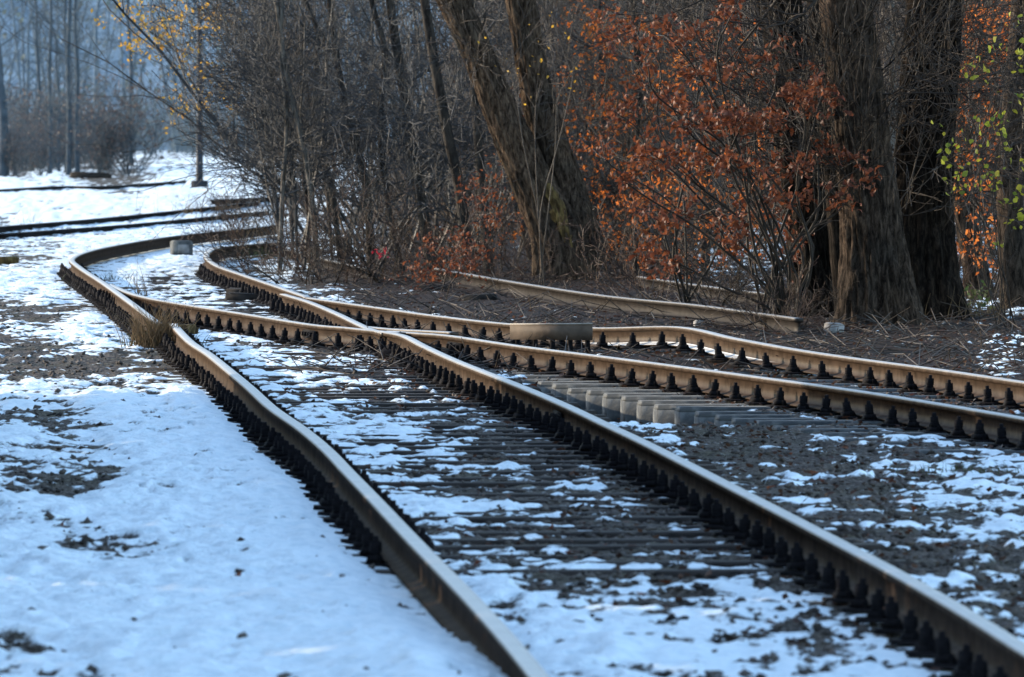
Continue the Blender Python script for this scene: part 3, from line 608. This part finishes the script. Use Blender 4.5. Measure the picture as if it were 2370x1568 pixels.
leafy('yellow_birch','young birch with sparse yellow leaves above the leaning tree','tree',1260,88,640,[(1160,110,60,70),(1250,180,60,60),(1320,160,50,50),(1275,60,60,50)],40,2,'rhomb',.04,M['yellow'],M['twig'],dY=1,sr=.007)
leafy('golden_tree','overhanging young tree with small golden leaves at upper left','tree',660,112,575,[(330,50,80,45),(390,90,80,50),(450,170,50,50),(300,110,30,30),(420,250,30,30),(520,230,40,40),(500,40,60,40)],230,6,'rhomb',.058,M['yellow'],M['twig_cool'],dY=2,sr=.007)
leafy('climbing_vine','vine with yellow green leaves hanging at the right edge','plant',2330,71,735,[(2335,180,40,70),(2340,80,30,40),(2270,170,25,30),(2190,350,16,80),(2260,400,50,60),(2345,380,30,50),(2205,440,16,60),(2290,300,50,30),(2340,520,20,60)],90,3,'round',.052,M['lime'],M['twig_dark'],dY=1.2,sr=.006)
leafy('red_bush','tiny bright red leaved plant at the thicket foot','plant',873,89,604,[(873,588,14,9)],8,4,'rhomb',.045,M['red'],M['twig_red'],dY=.3,sr=.005,spread=.05)
leafy('green_plant','small green weed beside the right hand trunks','plant',2255,76.5,735,[(2250,690,35,20)],25,5,'rhomb',.06,M['moss'],M['twig'],dY=.4,sr=.005)
for k,(u,Yd,ux,vx) in enumerate([(680,104,500,-20),(720,100,560,40),(650,110,540,330),(770,102,620,20),(690,98,570,150)]):
    b=at(u,590,Yd); z0=gz(b[0],Yd); root=empty('arching_shrub',(b[0],Yd,z0),['tall arching bare bush reaching furthest left over the far track','bare bush whose branches arch toward the post','low arching bush leaning toward the slender post','upright arching bush inside the thicket edge','dense arching bush at the thicket edge beside the hooked rail'][k],'shrub')
    S=[];T=[];rg=random.Random(90+k); q=np.array(at(ux,vx,Yd))-np.array([b[0],Yd,z0])
    for j in range(5):
        qq=q*[rg.uniform(.3,1.0),1,rg.uniform(.75,1.05)]+[0,rg.uniform(-.8,.8),0]
        P=catmull(np.array([[0,0,-.05],qq*[.15,.2,.45],qq*[.5,.6,.85],qq]),6)
        for i in range(len(P)-1):
            r=.018*(1-.75*i/len(P)); S.append((*P[i],*P[i+1],r,r*.93))
            if i>3:
                d=P[i+1]-P[i]; d=d/np.linalg.norm(d)+np.array([rg.gauss(0,.7),rg.gauss(0,.7),rg.gauss(0,.5)]); d/=np.linalg.norm(d)
                grow(S,T,tuple(P[i]),tuple(d),rg.uniform(.5,1.1),.007,2,1,rg,.03,.15,5)
    V,Fq=segs_mesh(S,3); mesh_np('branches',V,Fq,M['twig'] if k%2 else M['twig_cool'],False,root)

# ------------------------------------------------------------------ far left trees
def hz_tree(seed,m,tm,label,group,H=11,r=.12):
    rg=random.Random(seed); S=[];T=[]
    root=empty('misty_tree',(0,0,0),label,'tree',group)
    P=[(0,0,-.2,r)]+[(rg.gauss(0,.25)*k*.5,0,H*k/6,r*(1-.13*k)) for k in range(1,7)]
    V,Fq=trunk_tube(P,10,.03,4,1,seed,.3,.25,20); mesh_np('trunk',V,Fq,m,True,root)
    for k in range(22):
        z=rg.uniform(.8,H*.95); a=rg.uniform(0,6.283)
        grow(S,T,(np.interp(z,[p[2] for p in P],[p[0] for p in P]),0,z),(math.cos(a),math.sin(a),rg.uniform(.2,1)),rg.uniform(1,2.4),.022,2,1,rg,.06,.15,5,.35,.006)
    V,Fq=segs_mesh(S,3); mesh_np('branches',V,Fq,tm,False,root); return root
FL='misty bare tree in the far wood at left'; FG='misty trees of the far wood'
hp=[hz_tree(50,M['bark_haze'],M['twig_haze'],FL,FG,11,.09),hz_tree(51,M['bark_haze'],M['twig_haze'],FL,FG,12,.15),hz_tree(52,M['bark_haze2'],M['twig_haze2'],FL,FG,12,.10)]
spots=[(8,250,1,1.0,'dark misty trunk at the very left edge of the view'),(115,262,0,.85,'thin misty trunk left of the close pair'),(158,255,0,.95,'left stem of the close pair of misty trunks'),(180,258,0,.8,'right stem of the close pair of misty trunks')]
rg=random.Random(5)
for i in range(8): spots.append((rg.uniform(-120,330),rg.uniform(270,330),0,rg.uniform(.5,1.0),None))
for i in range(22): spots.append((rg.uniform(-150,900),rg.uniform(340,410),2,rg.uniform(.6,1.2),None))
used=set()
for (u,Yd,k,sc,lab) in spots:
    o=hp[k] if k not in used else copy_tree(hp[k]); used.add(k)
    o.location=((u-U0)/F*Yd,Yd,-.05); o.rotation_euler=(0,0,rg.uniform(0,6.28)); o.scale=(sc,sc,sc)
    if lab:
        o['label']=lab
        if 'group' in o.keys(): del o['group']
    else: o['label']=FL; o['group']=FG
hb=[]
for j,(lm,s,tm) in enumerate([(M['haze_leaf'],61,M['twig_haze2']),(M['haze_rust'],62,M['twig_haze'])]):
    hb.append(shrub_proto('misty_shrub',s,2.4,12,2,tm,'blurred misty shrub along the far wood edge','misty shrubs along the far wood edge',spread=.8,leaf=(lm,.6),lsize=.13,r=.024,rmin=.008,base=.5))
bs=[(300,255,1,.95)]+[(rg.uniform(-100,250),rg.uniform(255,300),1,rg.uniform(.4,.9)) for i in range(18)]+[(rg.uniform(340,760),rg.uniform(370,420),0,rg.uniform(.6,1.2)) for i in range(16)]+[(-20,252,1,.6),(40,250,1,.5),(90,252,1,.5),(225,255,1,.6)]
usedb=set()
for i,(u,Yd,k,sc) in enumerate(bs):
    o=copy_tree(hb[k]) if k in usedb else hb[k]; usedb.add(k)
    o.location=((u-U0)/F*Yd,Yd,-.05); o.rotation_euler=(0,0,rg.uniform(0,6.28)); o.scale=(sc,sc,sc)
S=[]; n=220
xs=rs.uniform(-50,40,n); yy=rs.uniform(400,445,n)
for x,yv in zip(xs,yy):
    h=rs.uniform(6,16); l=rs.uniform(-2.2,2.2); r=rs.uniform(.03,.09); S.append((x,yv,-.3,x+l,yv,h,r,r*.6))
    for k in range(8):
        zq=rs.uniform(1,9); S.append((x+l*zq/h,yv,zq,x+rs.uniform(-1.9,1.9),yv,zq+rs.uniform(.4,2.2),r*.4,r*.15))
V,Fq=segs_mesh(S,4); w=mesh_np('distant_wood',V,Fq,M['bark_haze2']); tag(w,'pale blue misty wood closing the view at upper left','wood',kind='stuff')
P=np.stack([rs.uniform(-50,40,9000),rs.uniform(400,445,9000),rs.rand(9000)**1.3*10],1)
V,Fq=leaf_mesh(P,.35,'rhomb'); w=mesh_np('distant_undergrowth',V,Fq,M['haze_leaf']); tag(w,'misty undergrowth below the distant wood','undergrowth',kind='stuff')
S=[];T=[];rg=random.Random(17)
for i in range(430):
    u=rg.uniform(800,2450); Yd=rg.uniform(100,137); x=(u-U0)/F*Yd; h=rg.uniform(.8,5)
    p=(x,Yd,0); d=(rg.gauss(0,.5),rg.gauss(0,.2),1); grow(S,T,p,d,h,rg.uniform(.007,.024),1,1,rg,.02,.15,7)
V,Fq=segs_mesh(S,3); w=mesh_np('brushwood',V,Fq,M['twig']); tag(w,'dense brushwood filling the back of the thicket','brushwood',kind='stuff')
P=[]
for i in range(6000):
    u=rg.uniform(1000,2450); Yd=rg.uniform(112,137); P.append(((u-U0)/F*Yd,Yd,rg.random()**1.3*4.5))
V,Fq=leaf_mesh(P,.085,'rhomb'); w=mesh_np('dead_foliage',V,Fq,M['brown']); tag(w,'dead brown leaves hanging in the back of the thicket','leaves',kind='stuff')
def shade_conifer(label,group):  # trees added outside the view to throw shade on the foreground
    rg=random.Random(77); root=empty('shade_conifer',(0,0,0),label,'tree',group)
    V,Fq=trunk_tube([(0,0,-.2,.16),(0,0,2,.14),(0,0,5,.09),(0,0,9.5,.02)],12,.05,6,2,3,.3,.2,20); mesh_np('trunk',V,Fq,M['bark_dark'],True,root)
    P=[]
    for i in range(4200):
        z=.3+9.2*rg.random()**1.15; R=2.1*(1-z/9.9)**.8+.15; a=rg.uniform(0,6.283); r=R*rg.random()**.5
        P.append((r*math.cos(a),r*math.sin(a),z-.25*r))
    V,Fq=leaf_mesh(P,.46,'rhomb'); mesh_np('crown',V,Fq,M['needles'],False,root); return root
cf=shade_conifer('dark evergreen added out of view to shade the foreground','evergreens added to shade the foreground')
for i in range(17):
    o=cf if i==0 else copy_tree(cf)
    yv=22+i*2.15; o.location=(-7.6-rg.uniform(0,1.6)-(.0 if i%2 else 1.8)-.05*max(0,yv-30),yv,-.02); o.rotation_euler=(0,0,rg.uniform(0,6.28)); sc=rg.uniform(.85,1.1); o.scale=(sc,sc,sc)

# ------------------------------------------------------------------ scatter on the ground
def scatter(n,y0,y1,fn):
    Yv=1/(rs.uniform(1/y1,1/y0,n)) ; Xv=rs.uniform(-.066,.066,n)*Yv
    z,s,l=ground(Xv,Yv); keep=rs.rand(n)<fn(Xv,Yv,s,l)
    return Xv[keep],Yv[keep],z[keep]
x,yv,zz=scatter(54000,23,80,lambda X,Y,s,l:np.clip(.85-s*1.05,0,1)+.003)
n=len(x); T=np.array([(1,0,0),(0,1,0),(-1,0,0),(0,-1,0),(.3,.2,.7),(0,0,-.6)],float); FT=np.array([(0,1,4),(1,2,4),(2,3,4),(3,0,4),(1,0,5),(2,1,5),(3,2,5),(0,3,5)])
sz=.006+.020*rs.rand(n)**2.4
V=(T[None]+rs.randn(n,6,3)*.22)*sz[:,None,None]*np.array([1,1,.9]); ca=rs.rand(n)*6.28; c_,s_=np.cos(ca)[:,None],np.sin(ca)[:,None]
V=np.stack([V[...,0]*c_-V[...,1]*s_,V[...,0]*s_+V[...,1]*c_,V[...,2]],-1)+np.stack([x,yv,zz+sz*.3],1)[:,None]
w=mesh_np('ballast',V.reshape(-1,3),(FT[None]+(np.arange(n)*6)[:,None,None]).reshape(-1,3),M['stone']); tag(w,'loose grey ballast stones showing through the snow','gravel',kind='stuff')
x,yv,zz=scatter(42000,26,110,lambda X,Y,s,l:np.clip(l*1.1-.6*s,0,1)*.95+.14*(1-s)*(X>xr(RA,Y)))
V,Fq=leaf_mesh(np.stack([x,yv,zz+.012],1),.05,'rhomb',.5); w=mesh_np('leaf_litter',V,Fq,M['brown']); tag(w,'brown fallen leaves covering the ground beside the rails','leaf litter',kind='stuff')
x,yv,zz=scatter(900,30,80,lambda X,Y,s,l:.15*(1-s)+.3*l)
V,Fq=leaf_mesh(np.stack([x,yv,zz+.02],1),.06,'oak',.5); w=mesh_np('fallen_oak_leaves',V,Fq,M['oak']); tag(w,'scattered russet oak leaves on ballast and sleepers','leaves',kind='stuff')
S=[]
x,yv,zz=scatter(3800,58,100,lambda X,Y,s,l:l*.6)
for a_,b_,c_ in zip(x,yv,zz):
    t=rs.uniform(0,6.28); l=rs.uniform(.08,.5); S.append((a_,b_,c_+.02,a_+l*math.cos(t),b_+l*math.sin(t),c_+rs.uniform(.01,.18),.006,.003))
V,Fq=segs_mesh(S,3); w=mesh_np('fallen_twigs',V,Fq,M['twig']); tag(w,'broken twigs strewn over the leaf litter','twigs',kind='stuff')
def tuft(u,v,nb,h,lab,mt='grass',spread=.12,nm='dry_weed',r=.004,curl=.5):
    x0,y0,_=onz(u,v,0); z0=gz(x0,y0); root=empty(nm,(x0,y0,z0),lab,'plant'); S=[];rg=random.Random(int(u*v)%9973)
    for i in range(nb):
        p=np.array([rg.gauss(0,spread),rg.gauss(0,spread),0]); hh=h*rg.uniform(.4,1); d=np.array([rg.gauss(0,curl*.5),rg.gauss(0,curl*.5),1.])
        for k in range(4):
            q=p+d/np.linalg.norm(d)*hh/4; S.append((*p,*q,r*(1-.2*k),r*(.8-.2*k))); p=q; d=d+np.array([rg.gauss(0,.12),rg.gauss(0,.12),-.12])+np.array([d[0],d[1],0])*.25
    V,Fq=segs_mesh(S,3); mesh_np('foliage',V,Fq,M[mt],False,root); return root
tuft(358,806,240,.42,'dry tawny grass tuft growing at the cut end of the near rail',spread=.10)
tuft(368,800,120,.15,'mossy green tuft beside the cut rail end','moss',.14,'grass_tuft')
tuft(325,692,16,.45,'thin dry stalks standing between the switch rails',spread=.07)
tuft(60,520,8,.35,'sparse dry stalks in far snow at left',spread=.1)
tuft(455,500,40,.6,'tall dry weeds in snow in front of the slender post','grass',.4)
tuft(605,600,90,.22,'yellow green grass tuft beside the hooked rail','moss',.15,'grass_tuft')
tuft(540,560,60,.7,'tall thin dead weeds at the thicket tip','grass',.4)
tuft(2330,1300,90,.05,'short green grass at the lower right in the snow','moss',.2,'grass_tuft',.002)
tuft(2230,1095,90,.05,'low green grass patch left of the right edge','moss',.2,'grass_tuft',.002)
tuft(250,650,40,.12,'low mossy tuft inside the hooked rail','moss',.2,'grass_tuft')
tuft(2270,735,120,.30,'dark dry grass under the right hand trunks','grass',.3)

# ------------------------------------------------------------------ small things
x,y0,_=onz(420,594,0)
root=empty('concrete_block',(x,y0,.02),'squared concrete block lying in snow between the hooked rails','block',rz=.25)
m=MB(); m.bbox(-.12,.12,-.12,.12,-.05,.18,.02); m.build('block_body',M['concrete'],root)
m=MB(); m.box(-.075,.075,-.126,-.1215,.02,.13,.006,0); m.build('end_face',M['pale'],root)
x,y0,_=onz(462,436,0)
root=empty('slender_post',(x,y0,-.05),'slender dark post standing alone in the far snow','post')
m=MB(); m.bbox(-.2,.2,-.2,.2,0,.24,.04); m.build('plinth',M['post'],root)
m=MB(); m.cyl(0,0,.24,1.6,.09,.078,10); m.cyl(.008,0,1.6001,3.0,.076,.068,10); m.cyl(0,0,3.0001,4.4,.066,.058,10); m.build('shaft',M['post'],root)
m=MB(); m.cyl(0,0,4.4,4.46,.08,.05,12); m.build('cap',M['iron'],root)
def chunk(nm,u,v,w,h,mt,lab,cat,rz=.3,d=None):
    x,y0,_=onz(u,v,0); z0=gz(x,y0); s=(v-VH)/HC; W_=w/s; H_=h/s
    b=MB(); D=d or W_; b.bbox(-W_/2,W_/2,-D/2,D/2,-.03,H_,min(W_,H_)*.2)
    o=b.build(nm,M[mt],None,None); me=o.data
    for vv in me.vertices: vv.co.x+=random.uniform(-.06,.06)*W_; vv.co.z+=random.uniform(-.08,.08)*H_
    o.location=(x,y0,z0); o.rotation_euler=(0,random.uniform(-.08,.08),rz); tag(o,lab,cat); return o
chunk('concrete_lump',1930,768,36,20,'pale','small pale lump of concrete at the foot of the big trunks','rubble')
chunk('concrete_lump',1618,752,20,12,'pale','small pale fragment beyond the outermost rail','rubble')
chunk('plank',14,612,50,16,'decay','yellowish board end at the left edge of the view','plank',.2)
chunk('timber_baulk',575,694,100,16,'timber','dark timber baulk lying beside the hooked rail, nearer one','timber',.1,.2)
chunk('timber_baulk',560,680,70,14,'timber','dark timber baulk lying beside the hooked rail, farther one','timber',-.1,.2)
chunk('timber_baulk',1000,672,70,16,'timber','dark short baulk in leaves left of the disused rail','timber',.2,.2)
chunk('timber_baulk',1110,694,80,14,'timber','dark flat baulk in leaves in front of the disused rail','timber',.0,.2)
chunk('wood_stump',425,772,50,24,'decay','broken yellow wood piece against the cut rail end','wood',.4)
chunk('timber_baulk',210,412,90,14,'timber','dark baulk half sunk in the far snow near the woods','timber',.05,.3)

# ------------------------------------------------------------------ camera, light, world
cam=bpy.data.cameras.new('camera'); co=bpy.data.objects.new('camera',cam); C.objects.link(co)
co.location=(0,0,HC); co.rotation_euler=(math.pi/2-math.atan((V0-VH)/F),0,0)
cam.sensor_width=36; cam.lens=F/2370*36; cam.clip_start=.5; cam.clip_end=5000
cam.dof.use_dof=True; cam.dof.focus_distance=63; cam.dof.aperture_fstop=12
bpy.context.scene.camera=co
el=math.radians(15); S_=Vector((-.86,.42,0)).normalized()*math.cos(el); S_.z=math.sin(el)
sun=bpy.data.lights.new('sun','SUN'); sun.energy=7.0; sun.angle=math.radians(.5); sun.color=(1,.84,.64)
so=bpy.data.objects.new('sun',sun); C.objects.link(so); so.rotation_euler=S_.to_track_quat('Z','Y').to_euler(); so.location=(-20,0,20)
w=bpy.data.worlds.new("World"); bpy.context.scene.world=w; w.use_nodes=True; nt=w.node_tree
sk=nt.nodes.new('ShaderNodeTexSky'); sk.sky_type='NISHITA'; sk.sun_disc=False; sk.sun_elevation=el; sk.sun_rotation=math.atan2(S_.x,S_.y)
sk.air_density=1.0; sk.dust_density=.6; sk.ozone_density=1.4
bg=nt.nodes['Background']; bg.inputs[1].default_value=.56; nt.links.new(sk.outputs[0],bg.inputs[0])
sc=bpy.context.scene; sc.view_settings.view_transform='Standard'; sc.view_settings.look='None'; sc.view_settings.exposure=0
print('faces',sum(len(o.data.polygons) for o in bpy.data.objects if o.type=='MESH'))
